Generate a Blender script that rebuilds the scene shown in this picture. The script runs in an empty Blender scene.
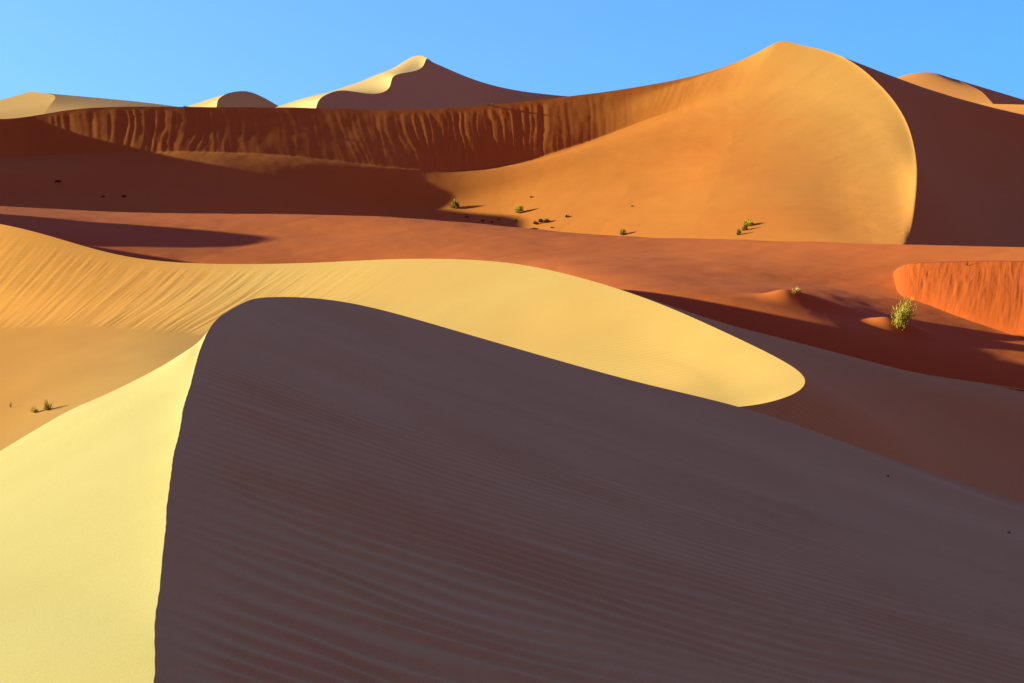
import bpy, math, random
import numpy as np

random.seed(7)
RNG = np.random.default_rng(11)
scene = bpy.context.scene
COL = scene.collection
EYE = 22.0                      # eye height above the desert floor (metres)
F = 1024 * 50 / 36.0            # 50 mm lens, in pixels
PITCH = math.atan((341.5 - 105.0) / F)
CP, SP = math.cos(PITCH), math.sin(PITCH)

# ---------------------------------------------------------------- helpers
def P(px, py, Y):
    """survey point: bearing and dip as seen from the camera stand, Y metres out"""
    a = (px - 512.0) / F
    b = (341.5 - py) / F
    dy = CP + b * SP
    dz = -SP + b * CP
    return np.array([a / dy * Y, Y, EYE + dz / dy * Y])

def add(p, dx, dy, dz):
    return np.array([p[0] + dx, p[1] + dy, p[2] + dz])

def spline(t, pts, tq):
    """natural cubic spline through pts (n,k) at knots t, sampled at tq"""
    n = len(t)
    h = np.diff(t)
    A = np.zeros((n, n)); B = np.zeros((n, pts.shape[1]))
    A[0, 0] = A[-1, -1] = 1
    for i in range(1, n - 1):
        A[i, i - 1] = h[i - 1]; A[i, i] = 2 * (h[i - 1] + h[i]); A[i, i + 1] = h[i]
        B[i] = 6 * ((pts[i + 1] - pts[i]) / h[i] - (pts[i] - pts[i - 1]) / h[i - 1])
    M = np.linalg.solve(A, B)
    i = np.clip(np.searchsorted(t, tq, side='right') - 1, 0, n - 2)
    hi = h[i][:, None]
    a = ((t[i + 1] - tq)[:, None]) / hi
    b = ((tq - t[i])[:, None]) / hi
    return a * pts[i] + b * pts[i + 1] + ((a ** 3 - a) * M[i] + (b ** 3 - b) * M[i + 1]) * hi ** 2 / 6

def mono(t, pts, tq):
    """shape-preserving cubic (no overshoot) through pts (n,k)"""
    h = np.diff(t)[:, None]
    d = np.diff(pts, axis=0) / h
    m = np.zeros_like(pts); m[0] = d[0]; m[-1] = d[-1]
    w1 = 2 * h[1:] + h[:-1]; w2 = h[1:] + 2 * h[:-1]
    same = d[:-1] * d[1:] > 0
    with np.errstate(divide='ignore', invalid='ignore'):
        hm = (w1 + w2) / (w1 / d[:-1] + w2 / d[1:])
    m[1:-1] = np.where(same, hm, 0)
    i = np.clip(np.searchsorted(t, tq, side='right') - 1, 0, len(t) - 2)
    u = ((tq - t[i])[:, None]) / h[i]
    return ((1 + 2 * u) * (1 - u) ** 2 * pts[i] + u * (1 - u) ** 2 * h[i] * m[i]
            + u * u * (3 - 2 * u) * pts[i + 1] + u * u * (u - 1) * h[i] * m[i + 1])

def vnoise(x, y, seed=0):
    """smooth value noise in [-1,1]"""
    xi = np.floor(x).astype(np.int64); yi = np.floor(y).astype(np.int64)
    fx = x - xi; fy = y - yi
    fx = fx * fx * fx * (fx * (fx * 6 - 15) + 10); fy = fy * fy * fy * (fy * (fy * 6 - 15) + 10)
    def hsh(a, b):
        v = (a * 374761393 + b * 668265263 + seed * 974634777) & 0xFFFFFFFF
        v = ((v ^ (v >> 13)) * 1274126177) & 0xFFFFFFFF
        v = ((v ^ (v >> 16)) * 2246822519) & 0xFFFFFFFF
        return ((v ^ (v >> 15)) & 0xFFFFFF) / float(0xFFFFFF) * 2 - 1
    n00 = hsh(xi, yi); n10 = hsh(xi + 1, yi); n01 = hsh(xi, yi + 1); n11 = hsh(xi + 1, yi + 1)
    return (n00 * (1 - fx) + n10 * fx) * (1 - fy) + (n01 * (1 - fx) + n11 * fx) * fy

def fbm(x, y, seed=0, octaves=4):
    s = 0; a = 1.0; tot = 0
    for o in range(octaves):
        s = s + a * vnoise(x * 2 ** o + 17.3 * o, y * 2 ** o - 9.1 * o, seed + o); tot += a; a *= 0.5
    return s / tot

def smooth(a, b, x):
    t = np.clip((x - a) / (b - a), 0, 1)
    return t * t * (3 - 2 * t)

def grid_mesh(name, V, mat, soft_crest=None):
    """V (nu,nv,3) -> one mesh object"""
    nu, nv = V.shape[:2]
    me = bpy.data.meshes.new(name)
    idx = np.arange(nu * nv).reshape(nu, nv)
    q = np.stack([idx[:-1, :-1], idx[1:, :-1], idx[1:, 1:], idx[:-1, 1:]], -1).reshape(-1, 4)
    # face upwards
    e1 = V[1:, :-1] - V[:-1, :-1]; e2 = V[:-1, 1:] - V[:-1, :-1]
    if np.sum(np.cross(e1, e2)[..., 2] > 0) < 0.5 * (nu - 1) * (nv - 1):
        q = q[:, ::-1]
    me.vertices.add(nu * nv); me.vertices.foreach_set('co', V.reshape(-1).astype(np.float32))
    me.loops.add(q.size); me.loops.foreach_set('vertex_index', q.reshape(-1).astype(np.int32))
    me.polygons.add(len(q))
    me.polygons.foreach_set('loop_start', np.arange(0, q.size, 4, dtype=np.int32))
    me.polygons.foreach_set('use_smooth', np.ones(len(q), dtype=bool))
    me.update(calc_edges=True); me.validate()
    me.materials.append(mat)
    o = bpy.data.objects.new(name, me); COL.objects.link(o)
    return o

def loft(stations, crease, nu, nvs, knots=None, upow=1.0, disp=None):
    """stations: list of lists of points (same number of rails). crease: rail indices where
    the profile may break (crest lines). nvs: samples per rail segment. disp(V,U,W) edits V."""
    S = np.array(stations)                       # ns, nr, 3
    ns, nr = S.shape[:2]
    cr = crease[0]
    ch = np.linalg.norm(np.diff(S[:, cr], axis=0), axis=1) ** 0.7 + 1e-3
    t = np.concatenate([[0], np.cumsum(ch)])
    # u samples: denser near the viewer
    tt = np.linspace(0, t[-1], 4000)
    c = spline(t, S[:, cr], tt)
    seg = np.linalg.norm(np.diff(c, axis=0), axis=1)
    d = np.maximum(np.hypot(c[:-1, 0], c[:-1, 1]), 4.0)
    w = np.concatenate([[0], np.cumsum(seg / d ** upow)])
    tq = np.interp(np.linspace(0, w[-1], nu), w, tt)
    R = np.stack([spline(t, S[:, r], tq) for r in range(nr)], 1)   # nu, nr, 3
    U = tq / t[-1]
    br = [0] + [c_ for c_ in crease if 0 < c_ < nr - 1] + [nr - 1]
    cols = []; Wc = []
    for a, b in zip(br[:-1], br[1:]):
        sub = R[:, a:b + 1]
        L = np.mean(np.linalg.norm(np.diff(sub, axis=1), axis=2), axis=0) ** 0.8
        k = np.concatenate([[0], np.cumsum(L)])
        q = []
        for j in range(b - a):
            f = np.linspace(0, 1, nvs[a + j], endpoint=False)
            if a + j in crease and a + j > 0: f = f ** 2.2
            elif a + j + 1 in crease: f = 1 - (1 - f) ** 2.2
            q.append(k[j] + (k[j + 1] - k[j]) * f)
        q = np.concatenate(q)
        if b == nr - 1: q = np.concatenate([q, [k[-1]]])
        if b - a == 1:
            f = (q / k[-1])[:, None, None]
            o = (1 - f) * sub[:, 0][None] + f * sub[:, 1][None]
        else:
            o = mono(k, sub.transpose(1, 0, 2).reshape(b - a + 1, -1), q).reshape(len(q), -1, 3)
        cols.append(o.transpose(1, 0, 2))
        Wc.append(np.interp(q, k, np.arange(a, b + 1)))
    V = np.concatenate(cols, 1)
    W = np.concatenate(Wc)
    if disp is not None:
        V = disp(V, U[:, None] * np.ones_like(W)[None], W[None] * np.ones_like(U)[:, None], (t / t[-1]))
    return V

def tag(o, label=None, cat=None, group=None, kind=None):
    if label: o['label'] = label
    if cat: o['category'] = cat
    if group: o['group'] = group
    if kind: o['kind'] = kind
    return o

# ---------------------------------------------------------------- materials
def sand(name, c1, c2, scale=0.05, grain=0.06, ripple=None, bump=0.25, rough=0.95, left=None, span=(-2.0, -27.0)):
    m = bpy.data.materials.new(name); m.use_nodes = True
    nt = m.node_tree; N = nt.nodes; L = nt.links
    bs = N['Principled BSDF']
    bs.inputs['Roughness'].default_value = rough
    bs.inputs['Specular IOR Level'].default_value = 0.12
    if 'Diffuse Roughness' in bs.inputs: bs.inputs['Diffuse Roughness'].default_value = 0.4
    geo = N.new('ShaderNodeNewGeometry')
    n1 = N.new('ShaderNodeTexNoise'); n1.inputs['Scale'].default_value = scale
    n1.inputs['Detail'].default_value = 5; n1.inputs['Roughness'].default_value = 0.55
    L.new(geo.outputs['Position'], n1.inputs['Vector'])
    rmp = N.new('ShaderNodeMapRange'); rmp.inputs['From Min'].default_value = 0.32; rmp.inputs['From Max'].default_value = 0.68
    L.new(n1.outputs['Fac'], rmp.inputs['Value'])
    mix = N.new('ShaderNodeMix'); mix.data_type = 'RGBA'
    mix.inputs[6].default_value = (*c1, 1); mix.inputs[7].default_value = (*c2, 1)
    L.new(rmp.outputs['Result'], mix.inputs[0])
    colour = mix.outputs[2]
    if left:                                   # redder sand towards the open basin
        sx = N.new('ShaderNodeSeparateXYZ'); L.new(geo.outputs['Position'], sx.inputs[0])
        av = N.new('ShaderNodeMath'); av.operation = 'MULTIPLY_ADD'; av.inputs[1].default_value = 9.0
        L.new(n1.outputs['Fac'], av.inputs[0]); L.new(sx.outputs['X'], av.inputs[2])
        lr = N.new('ShaderNodeMapRange'); lr.interpolation_type = 'SMOOTHSTEP'
        lr.inputs['From Min'].default_value, lr.inputs['From Max'].default_value = span
        L.new(av.outputs[0], lr.inputs['Value'])
        m3 = N.new('ShaderNodeMix'); m3.data_type = 'RGBA'; m3.inputs[7].default_value = (*left, 1)
        L.new(lr.outputs['Result'], m3.inputs[0]); L.new(colour, m3.inputs[6]); colour = m3.outputs[2]
    # grain: fine tonal speckle, several sizes
    g = N.new('ShaderNodeTexNoise'); g.inputs['Scale'].default_value = scale * 260
    g.inputs['Detail'].default_value = 6; g.inputs['Roughness'].default_value = 0.8
    L.new(geo.outputs['Position'], g.inputs['Vector'])
    gm = N.new('ShaderNodeMapRange'); gm.inputs['From Min'].default_value = 0.25; gm.inputs['From Max'].default_value = 0.75
    gm.inputs['To Min'].default_value = 1 - grain * 1.6; gm.inputs['To Max'].default_value = 1 + grain * 1.6
    L.new(g.outputs['Fac'], gm.inputs['Value'])
    mul = N.new('ShaderNodeVectorMath'); mul.operation = 'SCALE'
    L.new(colour, mul.inputs[0]); L.new(gm.outputs['Result'], mul.inputs['Scale'])
    L.new(mul.outputs['Vector'], bs.inputs['Base Color'])
    b = N.new('ShaderNodeBump'); b.inputs['Strength'].default_value = bump; b.inputs['Distance'].default_value = 0.02 / scale * 0.05
    L.new(g.outputs['Fac'], b.inputs['Height'])
    L.new(b.outputs['Normal'], bs.inputs['Normal'])
    if ripple:
        wl, ang, amp = ripple
        mp = N.new('ShaderNodeMapping'); mp.inputs['Rotation'].default_value = (0, 0, ang)
        L.new(geo.outputs['Position'], mp.inputs['Vector'])
        wv = N.new('ShaderNodeTexWave'); wv.wave_type = 'BANDS'; wv.bands_direction = 'Y'
        wv.inputs['Scale'].default_value = 0.314 / wl
        wv.inputs['Distortion'].default_value = 2.2; wv.inputs['Detail'].default_value = 3
        wv.inputs['Detail Scale'].default_value = 0.35
        L.new(mp.outputs['Vector'], wv.inputs['Vector'])
        b2 = N.new('ShaderNodeBump'); b2.inputs['Strength'].default_value = 1; b2.inputs['Distance'].default_value = amp
        L.new(wv.outputs['Fac'], b2.inputs['Height']); L.new(b.outputs['Normal'], b2.inputs['Normal'])
        L.new(b2.outputs['Normal'], bs.inputs['Normal'])
    return m

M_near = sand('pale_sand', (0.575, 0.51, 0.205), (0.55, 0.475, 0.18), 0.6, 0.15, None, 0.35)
M_mid = sand('golden_sand', (0.59, 0.385, 0.112), (0.61, 0.425, 0.132), 0.09, 0.08, (0.35, 0.4, 0.005), 0.1, left=(0.66, 0.32, 0.062))
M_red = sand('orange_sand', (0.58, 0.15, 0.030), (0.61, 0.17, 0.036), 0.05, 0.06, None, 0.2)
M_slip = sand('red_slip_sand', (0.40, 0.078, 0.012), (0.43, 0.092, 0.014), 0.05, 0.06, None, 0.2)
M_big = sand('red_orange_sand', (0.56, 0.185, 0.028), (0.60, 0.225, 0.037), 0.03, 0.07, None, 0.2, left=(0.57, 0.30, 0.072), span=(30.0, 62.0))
M_far = sand('far_sand', (0.63, 0.47, 0.20), (0.60, 0.43, 0.18), 0.01, 0.04, None, 0.2)
M_low = sand('far_golden_sand', (0.68, 0.43, 0.14), (0.65, 0.40, 0.12), 0.01, 0.04, None, 0.2)
M_farred = sand('far_orange_sand', (0.68, 0.28, 0.06), (0.66, 0.30, 0.07), 0.01, 0.04, None, 0.2)

# ---------------------------------------------------------------- desert floor to the horizon
def desert_floor():
    r = np.concatenate([np.linspace(2, 300, 40), np.geomspace(320, 9000, 50)])
    a = np.linspace(0, 2 * math.pi, 181)
    X = r[:, None] * np.cos(a)[None]; Y = r[:, None] * np.sin(a)[None]
    Z = fbm(X / 90, Y / 90, 5, 3) * 0.6 - 0.6
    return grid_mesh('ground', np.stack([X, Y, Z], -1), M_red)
tag(desert_floor(), kind='structure')

# ---------------------------------------------------------------- near dune (the one underfoot)
crest = [np.array([-0.7, -4, EYE - 1.75]), np.array([-0.98, 1.0, EYE - 1.85]),
         P(152, 690, 4.4), P(155, 620, 5.2), P(161, 560, 6), P(172, 470, 7.7), P(186, 400, 9.8), P(205, 337, 13.3),
         P(222, 315, 16), P(245, 302, 19), P(275, 297, 22), P(350, 303, 24.5), P(450, 329, 26.5),
         P(550, 358, 28), P(650, 385, 29), P(760, 413, 29.5), P(880, 455, 29), P(1024, 503, 28), P(1250, 590, 26), P(1500, 690, 24)]
B = [(9, -6), (9, 0), (9, 3), (9.6, 4), (10.3, 5), (11, 6.6), (12, 8.2), (13, 10),
     (13.6, 11.2), (14.3, 12.6), (15, 14), (15.7, 16), (16.2, 17.5), (16.8, 18.7), (17.3, 19.6), (18, 20.6), (18.6, 21.2), (19.5, 21.6), (21, 21.4), (23, 21)]
SH = {0: (-6, -3, 18.2), 1: (-6.2, 3, 18.2)}
SHP = {2: P(-300, 648, 10), 3: P(-150, 549, 12), 4: P(0, 455, 14.5), 5: P(80, 411, 15), 6: P(145, 379, 15), 7: P(186, 357, 14.0)}
st = []
for i, c in enumerate(crest):
    bx, by = B[i]
    base = np.array([bx, by, c[2] - 0.31 * (bx - c[0]) - 0.10 * (by - c[1])])
    right = []
    for v, f in ((0.12, 0.155), (0.4, 0.45), (0.7, 0.73), (1.0, 1.0)):
        q = c + (base - c) * v; q[2] = c[2] + (base[2] - c[2]) * f
        right.append(q)
    if i in SH or i in SHP:
        l1 = np.array(SH[i], float) if i in SH else SHP[i]
        if i in SH: l1[2] = EYE - 4.8
        l2 = add(l1, -2.2, 2.5, -3.2); l3 = add(l2, -6, 5, -9.5)
    else:
        k = min(1, (i - 7) / 4)
        dx = -0.6 + 0.8 * k
        l1 = add(c, dx * 1.2, 1.4, -0.80); l2 = add(l1, dx * 4, 5, -2.6); l3 = add(l2, dx * 10, 10, -9)
    l0 = c + (l1 - c) * 0.45; l0[2] += 0.022 * np.hypot(l1[0] - c[0], l1[1] - c[1])
    st.append([l3, l2, l1, l0, c] + right)

def disp_near(V, U, W, t):
    x, y = V[..., 0], V[..., 1]
    dist = np.hypot(x, y)
    side = np.where(W >= 4, smooth(4.0, 4.25, W) * 0.92 + 0.08, 0.08 - 0.03 * smooth(0.0, 0.3, 4 - W))
    # ripples: crests run across the face, about 0.22 m apart
    wob = fbm(x / 1.5, y / 0.9, 3, 3) * 0.22 + fbm(x / 5, y / 4, 8, 2) * 0.5
    ph = (y * 0.98 - x * 0.20 + wob) / 0.215
    r = 0.5 + 0.5 * np.sin(2 * math.pi * ph)
    r = 0.45 * r ** 1.3 + 0.55 * (1 - np.abs(np.sin(math.pi * ph))) ** 1.1
    amp = 0.026 * np.clip(0.75 + 1.3 * fbm(x / 2.6, y / 1.8, 21, 3), 0.15, 1.6) * smooth(34, 12, dist) * side
    V[..., 2] += (r - 0.5) * amp
    V[..., 2] += fbm(x / 4, y / 4, 40, 3) * 0.03 * smooth(0, 1.0, np.abs(W - 4)) * smooth(2, 8, dist)
    V[..., 0] += smooth(0.25, 0.0, np.abs(W - 4)) * ((r - 0.5) * 0.003 + 0.012 * fbm(x * 0, y / 0.8, 77, 3)) * smooth(24, 6, dist)
    return V
V = loft(st, [4], 1700, [10, 24, 34, 50, 60, 70, 40, 24], disp=disp_near, upow=1.0)
tag(grid_mesh('dune_near', V, M_near), kind='structure')

# ---------------------------------------------------------------- tongue dune
cr = [P(-500, 200, 175), P(-230, 207, 140), P(0, 224, 115), P(60, 239, 110), P(130, 257, 104), P(230, 264, 97), P(330, 262, 90), P(400, 259, 84.5), P(500, 262, 77),
      P(570, 275, 70.5), P(650, 300, 61.5), P(720, 330, 54), P(770, 354, 49.5), P(797, 370, 46.5), P(805, 381, 44.5),
      P(795, 393, 42.5), P(765, 403, 40.8), P(720, 408, 39), P(640, 410, 37)]
inner = [P(-660, 318, 150), P(-360, 322, 122), P(-95, 328, 103), P(-25, 328, 97), P(50, 328, 91), P(145, 329, 84), P(205, 336, 79.5), P(245, 348, 74), P(310, 370, 66),
         P(385, 388, 59), P(500, 396, 53), P(630, 390, 50), P(650, 400, 47), P(640, 408, 45), P(632, 415, 43),
         P(622, 422, 41.5), P(606, 430, 40), P(580, 434, 38.5), P(540, 434, 36.5)]
floor = [P(-620, 470, 78), P(-420, 468, 70), P(-220, 464, 62), P(-150, 462, 61), P(-60, 460, 59), P(60, 450, 55), P(150, 445, 52), P(220, 440, 50), P(300, 438, 48),
         P(380, 436, 46), P(450, 434, 43.5), P(500, 434, 41), P(520, 436, 39.5), P(530, 438, 38.5), P(530, 440, 37.5),
         P(525, 440, 36.8), P(515, 442, 36), P(500, 444, 35), P(480, 446, 34)]
o1 = {10: P(745, 329, 59.5), 11: P(785, 353, 54), 12: P(830, 380, 49), 13: P(850, 398, 46.5), 14: P(855, 408, 44.5), 15: P(850, 425, 42.5), 16: P(820, 435, 40.5), 17: P(770, 440, 38.5), 18: P(700, 445, 36.5)}
o2 = {10: P(900, 369, 59), 11: P(920, 388, 54), 12: P(930, 420, 50), 13: P(930, 440, 47), 14: P(930, 455, 45), 15: P(920, 470, 42.5), 16: P(890, 480, 40), 17: P(830, 485, 38), 18: P(760, 490, 36)}
o3 = {10: P(1024, 391, 61), 11: P(1040, 412, 56), 12: P(1045, 450, 52), 13: P(1045, 475, 49), 14: P(1040, 495, 46), 15: P(1020, 515, 43), 16: P(980, 525, 40), 17: P(910, 530, 38), 18: P(830, 535, 36)}
o4 = {10: P(1250, 440, 63), 11: P(1260, 465, 58), 12: P(1260, 510, 54), 13: P(1250, 535, 50), 14: P(1240, 560, 47), 15: P(1200, 580, 43), 16: P(1150, 590, 40), 17: P(1050, 600, 38), 18: P(950, 600, 36)}
st = []
for i, c in enumerate(cr):
    if i >= 10:
        outs = [o4[i], o3[i], o2[i], o1[i]]
    else:
        k = smooth(5, 9, float(i))
        dx, dy = 0.1 + 0.75 * k, 1.0
        outs = [add(c, dx * 30, dy * 16, -9 - 2 * k), add(c, dx * 18, dy * 10, -5.5 - 1.5 * k), add(c, dx * 9, dy * 6, -3.0 - 0.8 * k), add(c, dx * 3, dy * 2.4, -0.95 - 0.35 * k)]
        if i == 9:
            b = [P(1260, 438, 68), P(1024, 392, 66), P(890, 372, 64), P(720, 322, 66)]
            outs = b
    mid = c + (inner[i] - c) * 0.5; mid[2] -= 0.2
    st.append(outs + [c, mid, inner[i], floor[i]])
def disp_tongue(V, U, W, t):
    x, y = V[..., 0], V[..., 1]
    for q in range(60):
        B_ = V.copy(); B_[4:-4] = (V[:-8] + V[2:-6] + V[4:-4] + V[6:-2] + V[8:]) / 5
        V = V + (B_ - V) * (smooth(5.0, 6.0, W) * smooth(t[9], t[7], U))[..., None]
    # avalanche streaks on the steep left slope
    slip = smooth(4.05, 4.4, W) * smooth(6.1, 5.7, W) * smooth(t[8] , t[5], U)
    s = fbm(U * 260, W * 0.8, 31, 3) + 0.6 * fbm(U * 900, W * 1.4, 33, 2)
    V[..., 2] += slip * s * 0.05
    V[..., 2] += fbm(x / 9, y / 9, 44, 3) * 0.12 * smooth(0.0, 0.8, np.abs(W - 4))
    return V
V = loft(st, [4], 1200, [16, 24, 30, 30, 50, 50, 40], disp=disp_tongue, upow=1.0)
tag(grid_mesh('dune_tongue', V, M_mid), kind='structure')

# ---------------------------------------------------------------- low ridge behind it
pts = [(-500, 199, 172), (-250, 203, 170), (0, 207, 152), (100, 212, 149), (200, 214, 145), (300, 215, 141), (380, 217, 137), (500, 226, 130), (600, 235, 123),
       (700, 239, 117), (800, 242, 111.5), (900, 245, 107), (1024, 248, 103), (1250, 255, 98), (1500, 262, 94)]
st = []
for i, (a, b, Y) in enumerate(pts):
    c = P(a, b, Y)
    k = i / (len(pts) - 1)
    K = [-500, 0, 100, 200, 300, 380, 500, 600, 700, 800, 900, 1024, 1250, 1500]
    z2 = EYE + np.interp(a, K, [-11.2, -11.1, -11.7, -12.2, -12.5, -12.3, -11.4, -10.8, -10.7, -10.95, -11.6, -12.1, -12.5, -12.7])
    z3 = EYE + np.interp(a, K, [-13.0, -13.4, -14.6, -15.4, -15.5, -14.8, -12.4, -10.3, -10.2, -10.8, -11.9, -12.9, -13.6, -13.8])
    f = np.interp(a, [600, 1024], [1.0, 0.75])
    n1 = np.array([c[0] * 0.88, Y - 14 * f, 0.55 * c[2] + 0.45 * z2]); n2 = np.array([c[0] * 0.78, Y - 26 * f, z2])
    n3 = np.array([c[0] * 0.68, Y - 43 * f, z3]); n4 = np.array([c[0] * 0.55, Y - 60 * f, EYE - 17.0])
    st.append([add(c, 2, 40, -12), add(c, 1, 20, -5.5), add(c, 0, 6, -0.9), c, n1, n2, n3, n4])
def disp_ridge(V, U, W, t):
    x, y = V[..., 0], V[..., 1]
    V[..., 2] += fbm(x / 22, y / 16, 51, 3) * 0.35 * smooth(0.0, 1.0, np.abs(W - 3))
    V[..., 2] += fbm(x / 3, y / 3, 54, 3) * 0.05
    V[..., 2] += 10.5 * np.exp(-((x + 68) / 9) ** 2 - np.where(y < 127, ((y - 127) / 14) ** 2, ((y - 127) / 14) ** 2))  # unseen hump left of the frame, added to cast shade on the ridge
    # sand caught by plants
    dz = (V[..., 2] - EYE); k = CP * y - SP * dz
    qx = 512 + F * x / k; qy = 341.5 - F * (SP * y + CP * dz) / k
    for tx, ty, h, w, tl in ((888, 326, 0.45, 1.2, 1.8), (787, 301, 0.6, 1.5, 3.0)):
        m = np.where(W > 3, (qx - tx) ** 2 + (qy - ty) ** 2, 1e9)
        q = V[np.unravel_index(np.argmin(m), m.shape)].copy()
        dx, dy = x - q[0], y - q[1]
        r2 = np.where(dx > 0, dx / tl, dx) ** 2 + (dy * 1.0) ** 2
        V[..., 2] += h * np.exp(-r2 / w ** 2 * 1.6)
    return V
V = loft(st, [0], 900, [10, 20, 20, 60, 80, 140, 50], disp=disp_ridge)
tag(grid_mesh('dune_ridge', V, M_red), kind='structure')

# ---------------------------------------------------------------- the big dune with its bowl
D = [ # crest, slip foot, bowl, front
 ((-640, 150, 138), (-560, 185, 134), (-450, 215, 122), (-400, 245, 120)),
 ((-350, 118, 172), (-250, 154, 163), (-160, 205, 150), (-150, 238, 146)),
 ((-190, 79, 204), (-140, 150, 190), (-90, 197, 181), (-80, 235, 160)),  # crest out of frame here, height shaped to cast shade into the bowl
 ((-95, 101, 214), (-60, 154, 203), (-40, 193, 186), (-40, 233, 163)),
 ((0, 119, 222), (20, 156, 215), (10, 190, 190), (0, 231, 166)),
 ((70, 110, 227), (95, 153, 218), (90, 190, 196), (90, 234, 168)),
 ((200, 107, 233), (225, 152, 222), (210, 190, 200), (200, 236, 171)),
 ((310, 108, 238.5), (330, 160, 224.5), (320, 195, 203), (310, 238, 175)),
 ((400, 110, 242), (415, 169, 226), (400, 204, 211), (410, 241, 187)),
 ((500, 104, 247), (505, 165, 232), (500, 211, 216), (485, 247, 191)),
 ((580, 95, 251), (585, 143, 240), (585, 192, 213), (545, 252, 179)),
 ((660, 83, 254), (655, 115, 247), (658, 171, 211), (610, 256, 160)),
 ((720, 68, 256), (715, 88, 250), (708, 152, 210), (665, 259, 152)),
 ((755, 53.5, 256.5), (748, 71, 250.5), (733, 156, 210), (690, 260, 149)),
 ((773, 44, 256), (767, 61, 250), (747, 154, 209), (702, 260, 147.5)),
 ((781, 41, 256), (775, 58, 250), (757, 153, 208), (712, 260, 146)),
 ((793, 43, 254), (786, 60, 248.5), (768, 154, 206.5), (725, 260, 144.5)),
 ((830, 52, 246), (816, 75, 241), (790, 160, 202), (750, 260, 141)),
 ((868, 74, 232), (850, 98, 227), (811, 172, 194), (785, 261, 136.5)),
 ((900, 110, 213), (882, 132, 208), (826, 190, 182), (812, 261, 133)),
 ((915, 150, 192), (898, 168, 188), (840, 210, 167), (835, 261, 131)),
 ((917, 185, 168), (904, 199, 165), (856, 231, 150), (855, 262, 129)),
 ((911, 235, 143), (905, 243, 141), (872, 251, 136), (868, 263, 127)),
 ((900, 264, 125), (896, 266, 124), (882, 270, 122), (876, 276, 120)),
]
OUT = {18: ((940, 97, 236), (1024, 125, 239), (1250, 205, 242)), 19: ((960, 143, 215), (1040, 178, 218), (1250, 250, 222)),
       20: ((965, 180, 196), (1040, 210, 198), (1250, 275, 203)), 21: ((965, 212, 172), (1040, 240, 175), (1200, 285, 178)),
       22: ((955, 255, 148), (1030, 278, 150), (1180, 310, 153)), 23: ((945, 285, 128), (1020, 310, 130), (1150, 340, 132))}
st = []
for i, (a, b, c_, d) in enumerate(D):
    c = P(*a)
    if i in OUT: outs = [P(*OUT[i][2]), P(*OUT[i][1]), P(*OUT[i][0])]
    elif i < 5: outs = [add(c, -70, 25, -13), add(c, -40, 14, -8), add(c, -14, 5, -2.2)]
    elif i < 12: outs = [add(c, -25, 60, -20), add(c, -12, 30, -9), add(c, -4, 9, -1.6)]
    elif i == 17:
        outs = [P(1260, 203, 262), P(1024, 130, 258), P(930, 97, 252)]
    else: outs = [add(c, 10, 60, -32), add(c, 6, 30, -15), add(c, 2, 10, -4.6)]
    st.append(outs + [c, P(*b), P(*c_), P(*d)])
def disp_big(V, U, W, t):
    x, y = V[..., 0], V[..., 1]
    slip = smooth(3.02, 3.15, W) * smooth(4.15, 3.85, W) * smooth(t[14], t[11], U)
    lean = 0.011 * np.exp(-((512 + F * V[:, 140, 0] / V[:, 140, 1] - 165) / 130) ** 2)[:, None]
    U2 = U + lean * (W - 3) + 0.0025 * fbm(U * 60, W * 1.5, 60, 2)
    s = 0.5 * fbm(U2 * 290, W * 0.6, 61, 3) + 0.8 * fbm(U2 * 760, W * 0.9, 63, 4) + 0.12 * fbm(U2 * 300, W * 9, 62, 3)
    for q in range(110):                       # the wind evens out the bowl
        B_ = V.copy(); B_[12:-12] = (V[:-24] + V[6:-18] + V[12:-12] + V[18:-6] + V[24:]) / 5
        V = V + (B_ - V) * np.maximum(smooth(4.0, 4.5, W), smooth(3.1, 3.7, W) * smooth(t[10], t[16], U))[..., None]
    for q in range(120):                      # no slip face on the right-hand arm
        B_ = V.copy(); B_[:, 3:-3] = (V[:, :-6] + V[:, 1:-5] + V[:, 2:-4] + V[:, 3:-3] + V[:, 4:-2] + V[:, 5:-1] + V[:, 6:]) / 7
        V = V + (B_ - V) * (smooth(3.02, 3.5, W) * smooth(t[11], t[15], U))[..., None]
    for q in range(60):                       # the crest dies out at the end of the arm
        B_ = V.copy(); B_[:, 3:-3] = (V[:, :-6] + V[:, 1:-5] + V[:, 2:-4] + V[:, 3:-3] + V[:, 4:-2] + V[:, 5:-1] + V[:, 6:]) / 7
        V = V + (B_ - V) * (smooth(1.0, 2.6, W) * smooth(t[19], t[22], U))[..., None]
    V[..., 2] -= 3.1 * np.exp(-((x + 14) / 20) ** 2) * smooth(4.03, 4.7, W)      # hollow in the bowl floor
    cx = (512 + F * V[:, 140, 0] / V[:, 140, 1])[:, None] + 0 * W
    cl = 0.35 + 1.0 * np.exp(-((cx - 165) / 55) ** 2) + 0.7 * np.exp(-((cx - 500) / 70) ** 2) + 0.25 * fbm(U * 20, W * 0, 65, 2)
    V[..., 2] += slip * s * 0.11 * cl
    V[..., 2] += fbm(x / 30, y / 30, 66, 3) * 0.2 * smooth(0.0, 1.0, np.abs(W - 3))
    V[..., 2] += fbm(x / 4, y / 4, 69, 3) * 0.05
    return V
V = loft(st, [3, 4], 1500, [12, 24, 24, 70, 90, 60], disp=disp_big)
tag(grid_mesh('dune_big', V, M_big), kind='structure')

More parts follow.
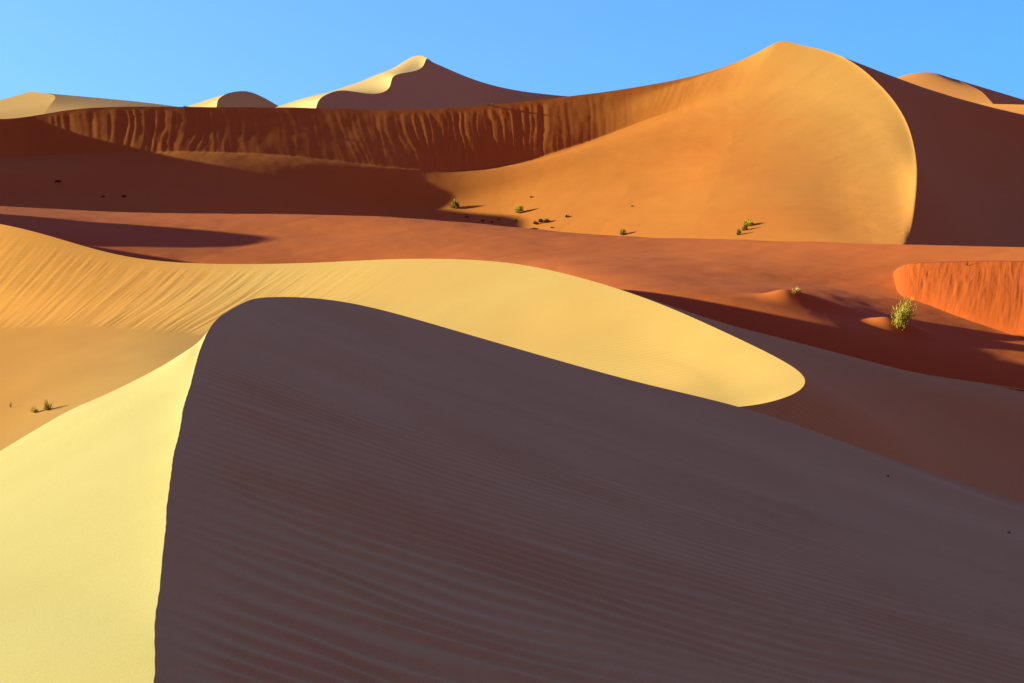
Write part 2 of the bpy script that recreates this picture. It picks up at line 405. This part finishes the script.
# ---------------------------------------------------------------- distant dunes
def far_dune(name, pts, mat, seed, nvs=(14, 20, 20, 30, 24), nu=400, amp=0.5, sc=40):
    # each station: (shoulder on the lit side, crest, foot on the shaded side), all survey points
    st = []
    for (a, c, b, drop) in pts:
        a = P(*a); c = P(*c); b = P(*b)
        st.append([add(a, drop[0] * 3, drop[1] * 3, -45), add(a, drop[0], drop[1], -drop[2]), a, c, b, add(b, 60, -10, -25)])
    def dsp(V, U, W, t):
        V[..., 2] += fbm(V[..., 0] / sc, V[..., 1] / sc, seed, 3) * amp * smooth(0, 0.8, np.abs(W - 3))
        return V
    V = loft(st, [3], nu, list(nvs), disp=dsp)
    o = grid_mesh(name, V, mat)
    return tag(o, kind='structure')
# pale peak with an S-shaped crest
def on_plane(px, py, ref, a, b):
    q = P(px, py, 1000.0) - np.array([0, 0, EYE]); k = q[0] / 1000; t_ = q[2] / 1000
    Y = (ref[2] - EYE - a * ref[0] - b * ref[1]) / (t_ - a * k - b)
    return P(px, py, Y)
def peak():
    top = P(427, 58, 612); lit = P(412, 57.5, 645)
    st = []
    for sh, c in (((425, 57), (427, 58)), ((419, 55.5), (425.5, 60.5)), ((410, 58), (423, 66)), ((400, 64), (414, 71)), ((389, 70), (401, 73.5)),
                  ((378, 74), (393, 77)), ((364, 80), (390, 86)), ((350, 85), (382, 92.5)), ((335, 90), (366, 93.5)), ((318, 95), (345, 90.5)),
                  ((302, 99), (330, 93)), ((290, 102.5), (320, 99)), ((279, 106), (316, 108)), ((268, 111), (312, 122))):
        c = on_plane(*c, top, -0.55, 0.30); a = on_plane(*sh, lit, 0.35, 0.15)
        f = add(c, 38, -20, -0.55 * 38 - 0.30 * 20); g = add(f, 30, -16, -0.55 * 30 - 0.3 * 16)
        st.append([add(a, -20, 150, -60), add(a, -10, 50, -22), a, c, f, g])
    V = loft(st, [3], 500, [14, 20, 30, 40, 20])
    tag(grid_mesh('dune_peak', V, M_far), kind='structure')
peak()
# long right shoulder of the peak
far_dune('dune_shoulder', [
    ((424, 60, 640), (425, 59, 636), (495, 135, 605), (0, 60, 24)),
    ((446, 70, 652), (446, 68, 645), (516, 135, 615), (0, 60, 24)),
    ((470, 80, 660), (470, 78, 654), (540, 135, 628), (0, 60, 24)),
    ((500, 89, 668), (500, 87, 662), (568, 135, 632), (0, 60, 24)),
    ((535, 94, 676), (535, 93, 670), (605, 136, 645), (0, 60, 24)),
    ((576, 97.5, 684), (576, 97, 678), (650, 138, 655), (0, 60, 24)),
    ((640, 103, 690), (640, 102, 684), (715, 140, 660), (0, 60, 24))], M_far, 72)
# small dome left of it
def dome():
    top = P(243, 91, 760)
    st = []
    for sh, c in ((None, (290, 112)), (None, (276, 104.5)), (None, (266, 98.8)), (None, (255, 93.6)), (None, (247, 91.4)), ((236, 92.5), (240, 91.2)), ((229, 94), (233, 92)),
                  ((220, 97), (226, 94)), ((210, 99.5), (221, 97)), ((202, 102), (218, 100)), ((192, 105), (217, 104)), ((180, 109), (216, 110)), ((165, 116), (215, 118))):
        c = on_plane(*c, top, -0.5, 0.30)
        a = add(c, 2, 16, -3.5) if sh is None else P(sh[0], sh[1], 790)
        f = add(c, 32, -18, -0.5 * 32 - 0.3 * 18); g = add(f, 30, -15, -20)
        st.append([add(a, -5, 90, -50), add(a, -3, 34, -16), a, c, f, g])
    V = loft(st, [3], 260, [10, 14, 20, 24, 14])
    tag(grid_mesh('dune_dome', V, M_far), kind='structure')
dome()
# low dune on the far left
far_dune('dune_low', [
    ((-160, 152, 440), (30, 91.5, 490), (200, 110, 475), (0, 50, 18)),
    ((-170, 153, 430), (52, 94.5, 468), (195, 112, 455), (0, 50, 18)),
    ((-180, 155, 420), (55, 99, 450), (190, 115, 435), (0, 50, 18)),
    ((-190, 157, 410), (51, 104, 436), (185, 118, 415), (0, 50, 18)),
    ((-200, 160, 400), (46, 111, 424), (180, 122, 395), (0, 50, 18)),
    ((-210, 165, 390), (40, 119, 410), (170, 128, 375), (0, 50, 18))], M_low, 74, nu=200, amp=0.2)
# dunes beyond the right-hand lee
far_dune('dune_right', [
    ((925, 72.5, 640), (955, 79, 606), (1060, 112, 590), (-10, 50, 24)),
    ((912, 74, 620), (973, 87, 570), (1062, 118, 556), (-20, 50, 24)),
    ((895, 80, 600), (982, 92, 545), (1066, 126, 528), (-20, 50, 24)),
    ((880, 90, 570), (988, 98, 520), (1068, 130, 504), (-20, 50, 24)),
    ((870, 104, 530), (993, 104, 496), (1090, 130, 480), (-20, 50, 24)),
    ((860, 120, 490), (996, 112, 474), (1080, 136, 460), (-20, 50, 24))], M_farred, 75, nu=260, amp=0.3)
# low orange slip face in front of it
far_dune('dune_step', [
    ((925, 104, 440), (930, 99, 432), (900, 112, 415), (10, 30, 10)),
    ((962, 104, 430), (962, 102, 424), (935, 119, 402), (10, 30, 10)),
    ((996, 106, 420), (995, 104, 414), (975, 126, 390), (10, 30, 10)),
    ((1040, 107, 410), (1038, 105, 404), (1015, 132, 380), (10, 30, 10)),
    ((1110, 110, 400), (1105, 108, 394), (1080, 140, 370), (10, 30, 10))], M_farred, 76, nu=260, amp=0.3, sc=12)

# ---------------------------------------------------------------- small dune with a slip face on the ridge's flank
st = []
for c, f in (((893, 273, 94), (893, 288, 91)), ((905, 265, 91), (903, 294, 86.5)), ((930, 263, 89), (925, 301, 84)), ((975, 262, 87), (965, 311, 80.5)),
             ((1024, 262, 85), (1020, 326, 77)), ((1120, 262, 83), (1110, 350, 72)), ((1280, 262, 80), (1270, 380, 70))):
    c = P(*c); f = P(*f)
    st.append([add(c, 9, 26, -5.0), add(c, 5, 14, -1.9), add(c, 1.2, 3, -0.25), c, f, add(f, -1.0, -2.0, -2.2)])
def disp_small(V, U, W, t):
    s = fbm(U * 190, W * 2.2, 81, 4) + 0.6 * fbm(U * 480, W * 7.0, 83, 3)
    V[..., 2] += s * 0.012 * smooth(2.95, 3.2, W) * smooth(4.3, 3.9, W)
    V[..., 2] += fbm(U * 60, W * 3, 85, 3) * 0.04 * smooth(2.6, 3.0, W)
    return V
V = loft(st, [3], 600, [10, 10, 12, 90, 16], disp=disp_small)
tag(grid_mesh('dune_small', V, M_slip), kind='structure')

# ---------------------------------------------------------------- plants and small things
def leaf_mat(name, c1, c2):
    m = bpy.data.materials.new(name); m.use_nodes = True
    nt = m.node_tree; bs = nt.nodes['Principled BSDF']; bs.inputs['Roughness'].default_value = 0.7
    bs.inputs['Specular IOR Level'].default_value = 0.15
    g = nt.nodes.new('ShaderNodeNewGeometry'); mx = nt.nodes.new('ShaderNodeMix'); mx.data_type = 'RGBA'
    mx.inputs[6].default_value = (*c1, 1); mx.inputs[7].default_value = (*c2, 1)
    nt.links.new(g.outputs['Random Per Island'], mx.inputs[0]); nt.links.new(mx.outputs[2], bs.inputs['Base Color'])
    return m
M_green = leaf_mat('green_leaf', (0.16, 0.15, 0.03), (0.40, 0.33, 0.06))
M_lime = leaf_mat('yellow_green_leaf', (0.32, 0.33, 0.045), (0.62, 0.52, 0.08))
M_dry = leaf_mat('dry_straw', (0.42, 0.30, 0.12), (0.60, 0.45, 0.20))
M_dark = leaf_mat('dark_leaf', (0.10, 0.085, 0.025), (0.24, 0.19, 0.05))
M_twig = leaf_mat('dry_twig', (0.10, 0.05, 0.025), (0.20, 0.10, 0.05))
M_stone = sand('dark_stone', (0.07, 0.05, 0.045), (0.12, 0.09, 0.08), 6.0, 0.1)

bpy.context.view_layer.update()
DG = bpy.context.evaluated_depsgraph_get()
from mathutils import Vector
def ground_at(px, py):
    d = P(px, py, 10.0) - np.array([0, 0, EYE]); d = d / np.linalg.norm(d)
    hit, loc, nor, *_ = scene.ray_cast(DG, Vector((0, 0, EYE)), Vector(d))
    return np.array(loc)
def blades(name, specs, mat, parent=None):
    """specs: (base, tip, sag, width); each blade is a thin tapering, folded strip"""
    vs_, fs = [], []
    for b, tp, sag, wd in specs:
        b = np.array(b, float); tp = np.array(tp, float)
        ax = tp - b; side = np.cross(ax, RNG.normal(size=3)); side /= np.linalg.norm(side) + 1e-9
        k = len(vs_)
        for j, f in enumerate((0, 0.4, 0.75, 1.0)):
            p = b + ax * f; p[2] += sag * 4 * f * (1 - f)
            w = wd * (1, 0.9, 0.6, 0.12)[j]
            vs_ += [tuple(p - side * w / 2), tuple(p + side * w / 2)]
        for j in range(3):
            fs.append((k + 2 * j, k + 2 * j + 1, k + 2 * j + 3, k + 2 * j + 2))
    me = bpy.data.meshes.new(name); me.from_pydata(vs_, [], fs); me.update()
    me.materials.append(mat)
    o = bpy.data.objects.new(name, me); COL.objects.link(o)
    if parent: o.parent = parent
    return o
def tuft(name, px, py, hpx, wpx, mat, label, cat='shrub', group=None, n=None, lean=(0, 0), lobes=1, wk=1.0):
    """a tussock of blades rooted at the ground point seen at px,py"""
    g = ground_at(px, py); d = math.hypot(g[0], g[1]); m = d / F
    h, w = hpx * m, wpx * m
    n = n or int(140 + 20 * wpx)
    cs = [(RNG.uniform(-.32, .32) * w, RNG.uniform(-.25, .25) * w, RNG.uniform(.6, 1)) for _ in range(lobes)] if lobes > 1 else [(0, 0, 1)]
    sp = []
    R_ = w * .5 / (1.6 if lobes > 1 else 1.0)
    for i in range(n):
        cx, cy, sc = cs[i % len(cs)]
        a = RNG.uniform(0, 2 * math.pi); e = math.acos(RNG.uniform(0.02, 1.0))        # over the half sphere
        l = RNG.uniform(.6, 1.08) * sc
        tpp = (cx + R_ * l * math.sin(e) * math.cos(a) + lean[0] * h * l, cy + R_ * l * math.sin(e) * math.sin(a), h * l * math.cos(e) ** .8)
        f = RNG.uniform(0.0, .45)
        b = (cx + (tpp[0] - cx) * f, cy + (tpp[1] - cy) * f, tpp[2] * f * .8 - .05 * h)
        sp.append((b, tpp, .05 * h, max(.012, w * .06) * RNG.uniform(.6, 1.3) * wk))
    o = blades(name, sp, mat); o.location = g
    return tag(o, label, cat, group)
# the big lime-coloured bush
def bush(px, py, hpx, wpx):
    g = ground_at(px, py); m = math.hypot(g[0], g[1]) / F
    h, w = hpx * m, wpx * m
    root = bpy.data.objects.new('desert_bush', None); COL.objects.link(root); root.location = g
    tag(root, 'tall feathery yellow-green bush on an orange sand mound, largest plant in the scene', 'bush')
    stems, leaves = [], []
    for i in range(26):
        a = RNG.uniform(0, 2 * math.pi); r = abs(RNG.normal(0, .5)) * w * .42
        hh = h * RNG.uniform(.55, 1.0) * (1 - .35 * min(1, r / (w * .5)))
        tip = np.array([r * math.cos(a) + .16 * hh, r * math.sin(a), hh]); b = np.array([.18 * r * math.cos(a) - .1 * w, .18 * r * math.sin(a), -0.15])
        stems.append((b, tip, .04 * hh, .03))
        for k in range(70):
            f = RNG.uniform(.18, 1.0); p = b + (tip - b) * f
            p = p + RNG.normal(0, .07 * w, 3) * (1 - .3 * f)
            l = RNG.uniform(.06, .16) * h
            q = p + np.array([RNG.normal(.1, .45), RNG.normal(0, .45), RNG.uniform(.5, 1.2)]) * l
            leaves.append((p, q, 0, .015 * RNG.uniform(.7, 1.5)))
    blades('stem', stems, M_twig, root); blades('foliage', leaves, M_lime, root)
    return root
print('BUSH', ground_at(899, 327) - np.array([0, 0, EYE]), ground_at(790, 297) - np.array([0,0,EYE]))
bush(901, 328, 30, 29)
GF = 'small shrubs at the foot of the big dune'
tuft('desert_shrub', 455, 208, 9, 11, M_green, 'round dark green shrub with a long shadow, farthest left in the big bowl', 'shrub', GF)
tuft('desert_shrub', 519.5, 213, 9, 11, M_lime, 'upright yellow-green shrub with a thin straight shadow, right of the dark round one', 'shrub', GF)
tuft('desert_shrub', 622.5, 235.5, 9, 14, M_green, 'low green shrub half hidden behind the ridge line, with a dark pointed shadow', 'shrub', GF, lobes=2)
GC = 'clump of shrubs below the big dune'
tuft('desert_shrub', 747, 226, 9, 16, M_lime, 'yellow-topped shrub at the back of the clump below the big dune', 'shrub', GC, lobes=3)
tuft('desert_shrub', 741.5, 231, 8, 12, M_green, 'olive shrub in the middle of the clump below the big dune', 'shrub', GC, lobes=2)
tuft('desert_shrub', 736.5, 235, 7, 10, M_dark, 'dark low shrub at the front left of the clump below the big dune', 'shrub', GC, lobes=2)
tuft('desert_shrub', 546, 222, 6, 16, M_dark, 'flat dark spreading shrub on a low mound of sand', 'shrub', GF, lobes=4)
tuft('desert_shrub', 537, 224, 4, 8, M_twig, 'brown withered shrub at the left end of the flat spreading one', 'shrub', GF, lobes=2)
tuft('desert_shrub', 566, 217.5, 3.2, 8, M_dark, 'tiny dark shrub trailing off right of the flat spreading one', 'shrub', GF, lobes=2)
GT = 'tiny tussocks on the bowl floor'
for x, y, h, w, mt, lb in ((467, 217.5, 3.6, 6, M_green, 'tiny tussock just below the round dark green shrub'),
        (482.5, 221.3, 3.0, 5, M_twig, 'tiny brown tussock, second of the row below the round shrub'),
        (492, 222.5, 1.8, 4.5, M_twig, 'tiny flat tussock near the ridge line, lowest of its row'),
        (499, 220, 2.2, 4.5, M_twig, 'tiny brown tussock, third from the round shrub towards the yellow-green one'),
        (516, 221.5, 2.8, 4.5, M_twig, 'tiny brown tussock directly below the upright yellow-green shrub'),
        (531, 197.5, 2.0, 5, M_twig, 'tiny lone tussock above the upright yellow-green shrub'),
        (552, 228, 2.0, 5, M_twig, 'tiny brown tussock below the flat spreading shrub'),
        (534, 229, 1.6, 10, M_twig, 'thin streak of dead brush below the brown withered shrub'),
        (632, 206.5, 1.8, 4, M_twig, 'tiny lone tussock high on the lit slope of the bowl')):
    tuft('grass_tussock', x, y, h, w, mt, lb, 'tussock', GT, n=70)
GS = 'tussocks in the shade of the big dune'
for x, y, h, w, lb in ((58, 182, 3.5, 11, 'dark tussock at the far left in the shade of the big dune'),
        (103, 197, 2.6, 6, 'small dark tussock in the shade, left of a pair above the ridge'),
        (124, 197, 4.0, 8, 'dark tussock in the shade, right of a pair above the ridge')):
    tuft('grass_tussock', x, y, h * .8, w * .8, M_twig, lb, 'tussock', GS, n=60)
tuft('dry_grass', 794, 293, 7, 13, M_dry, 'pale straw-coloured dry grass on the crown of a small sand mound', 'dry grass', None, n=160, lobes=3, lean=(.25, 0))
tuft('dry_grass', 968, 266, 6, 5, M_twig, 'thin dark dry twigs on the lip of the small slip face at right', 'dry twigs', None, n=14, wk=1.4)
GB = 'little plants in the sunlit hollow at left'
tuft('desert_shrub', 48, 410, 11, 12, M_green, 'bristly olive plant with a long thin shadow in the sunlit hollow', 'plant', GB, n=80, wk=.8)
tuft('desert_shrub', 35, 412.5, 8, 11, M_lime, 'small yellow-green plant just left of the bristly olive one in the hollow', 'plant', GB, n=90, wk=.8)
tuft('desert_shrub', 10.5, 407.5, 8, 5, M_twig, 'spindly brown twig plant at the left edge of the hollow', 'plant', GB, n=16, wk=.7)
tuft('desert_shrub', 490, 106.5, 4, 8, M_dark, 'dark speck of a shrub on the skyline at the foot of the distant peak', 'shrub', None, n=60, lobes=2)
tuft('desert_shrub', 187, 108.2, 3.5, 9, M_dark, 'low dark shrub on the skyline left of the small distant dome dune', 'shrub', None, n=60, lobes=2)
def pebble(px, py, spx, label):
    g = ground_at(px, py); r = spx * math.hypot(g[0], g[1]) / F / 2
    import bmesh
    bm = bmesh.new(); bmesh.ops.create_icosphere(bm, subdivisions=3, radius=1)
    for v in bm.verts:
        c = v.co.copy(); k = 1 + .25 * float(vnoise(np.array(c.x * 1.7 + 9), np.array(c.y * 1.7 + c.z * 2.1), 95))
        v.co = (c.x * r * 1.3 * k, c.y * r * k, c.z * r * .7 * k)
    me = bpy.data.meshes.new('pebble'); bm.to_mesh(me); bm.free(); me.materials.append(M_stone)
    for p_ in me.polygons: p_.use_smooth = True
    o = bpy.data.objects.new('pebble', me); COL.objects.link(o); o.location = (g[0], g[1], g[2] + r * .3)
    tag(o, label, 'pebble', 'pebbles on the shaded near dune')
pebble(888, 476.5, 2.4, 'single dark pebble on the shaded near dune, below its right-hand crest')
pebble(1009, 533, 2.6, 'dark pebble on the shaded near dune, closest to the right edge')

# ---------------------------------------------------------------- camera, light, sky
cam = bpy.data.cameras.new('camera'); co = bpy.data.objects.new('camera', cam); COL.objects.link(co)
cam.lens = 50; cam.sensor_width = 36; cam.clip_end = 20000; cam.clip_start = 0.1
co.location = (0, 0, EYE); co.rotation_euler = (math.pi / 2 - PITCH, 0, 0)
scene.camera = co

SUN_EL = math.radians(11.0)
SUN_AZ = math.radians(178.0)       # direction towards the sun, from +X counter-clockwise
sd = (math.cos(SUN_AZ) * math.cos(SUN_EL), math.sin(SUN_AZ) * math.cos(SUN_EL), math.sin(SUN_EL))
sun = bpy.data.lights.new('sun', 'SUN'); so = bpy.data.objects.new('sun', sun); COL.objects.link(so)
sun.energy = 5.0; sun.angle = math.radians(0.6); sun.color = (1.0, 0.95, 0.64)
from mathutils import Vector
so.rotation_euler = Vector(sd).to_track_quat('Z', 'Y').to_euler()
so.location = (-40, 0, EYE + 30)

w = bpy.data.worlds.new('World'); scene.world = w; w.use_nodes = True
nt = w.node_tree; bg = nt.nodes['Background']
sky = nt.nodes.new('ShaderNodeTexSky'); sky.sky_type = 'NISHITA'; sky.sun_disc = False
sky.sun_elevation = SUN_EL; sky.sun_rotation = math.pi / 2 - SUN_AZ
sky.altitude = 800; sky.air_density = 1.0; sky.dust_density = 0.2; sky.ozone_density = 2.5
N = nt.nodes; L = nt.links
tc = N.new('ShaderNodeTexCoord'); sep = N.new('ShaderNodeSeparateXYZ'); L.new(tc.outputs['Generated'], sep.inputs[0])
mz = N.new('ShaderNodeMath'); mz.operation = 'MULTIPLY_ADD'; mz.inputs[1].default_value = 0.7; mz.inputs[2].default_value = 0.30
ab = N.new('ShaderNodeMath'); ab.operation = 'MAXIMUM'; ab.inputs[1].default_value = 0.0
L.new(sep.outputs['Z'], ab.inputs[0]); L.new(ab.outputs[0], mz.inputs[0])
cmb = N.new('ShaderNodeCombineXYZ'); L.new(sep.outputs['X'], cmb.inputs[0]); L.new(sep.outputs['Y'], cmb.inputs[1]); L.new(mz.outputs[0], cmb.inputs[2])
nrm = N.new('ShaderNodeVectorMath'); nrm.operation = 'NORMALIZE'; L.new(cmb.outputs[0], nrm.inputs[0])
L.new(nrm.outputs['Vector'], sky.inputs['Vector'])
# late-afternoon sky: clear blue to the north, added mauve elsewhere to colour the shade
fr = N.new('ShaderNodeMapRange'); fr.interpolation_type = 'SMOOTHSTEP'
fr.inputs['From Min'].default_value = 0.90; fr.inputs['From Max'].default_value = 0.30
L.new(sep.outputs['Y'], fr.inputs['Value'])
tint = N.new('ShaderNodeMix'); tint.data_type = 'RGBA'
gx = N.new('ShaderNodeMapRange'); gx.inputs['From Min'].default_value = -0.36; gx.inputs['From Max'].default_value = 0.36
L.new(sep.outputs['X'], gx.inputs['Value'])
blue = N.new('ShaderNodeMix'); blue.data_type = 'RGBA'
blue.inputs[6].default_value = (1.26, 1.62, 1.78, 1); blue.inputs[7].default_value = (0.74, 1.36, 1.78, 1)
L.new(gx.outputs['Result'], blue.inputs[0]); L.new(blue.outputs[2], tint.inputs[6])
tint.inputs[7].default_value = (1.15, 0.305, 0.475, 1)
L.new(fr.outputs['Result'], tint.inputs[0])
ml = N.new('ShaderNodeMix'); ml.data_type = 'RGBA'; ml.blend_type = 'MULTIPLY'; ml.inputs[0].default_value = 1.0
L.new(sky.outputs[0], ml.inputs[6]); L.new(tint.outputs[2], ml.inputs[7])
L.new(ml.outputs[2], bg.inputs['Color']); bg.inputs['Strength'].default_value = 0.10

vs = scene.view_settings
vs.view_transform = 'Standard'; vs.look = 'None'; vs.exposure = 1.08; vs.gamma = 1.0
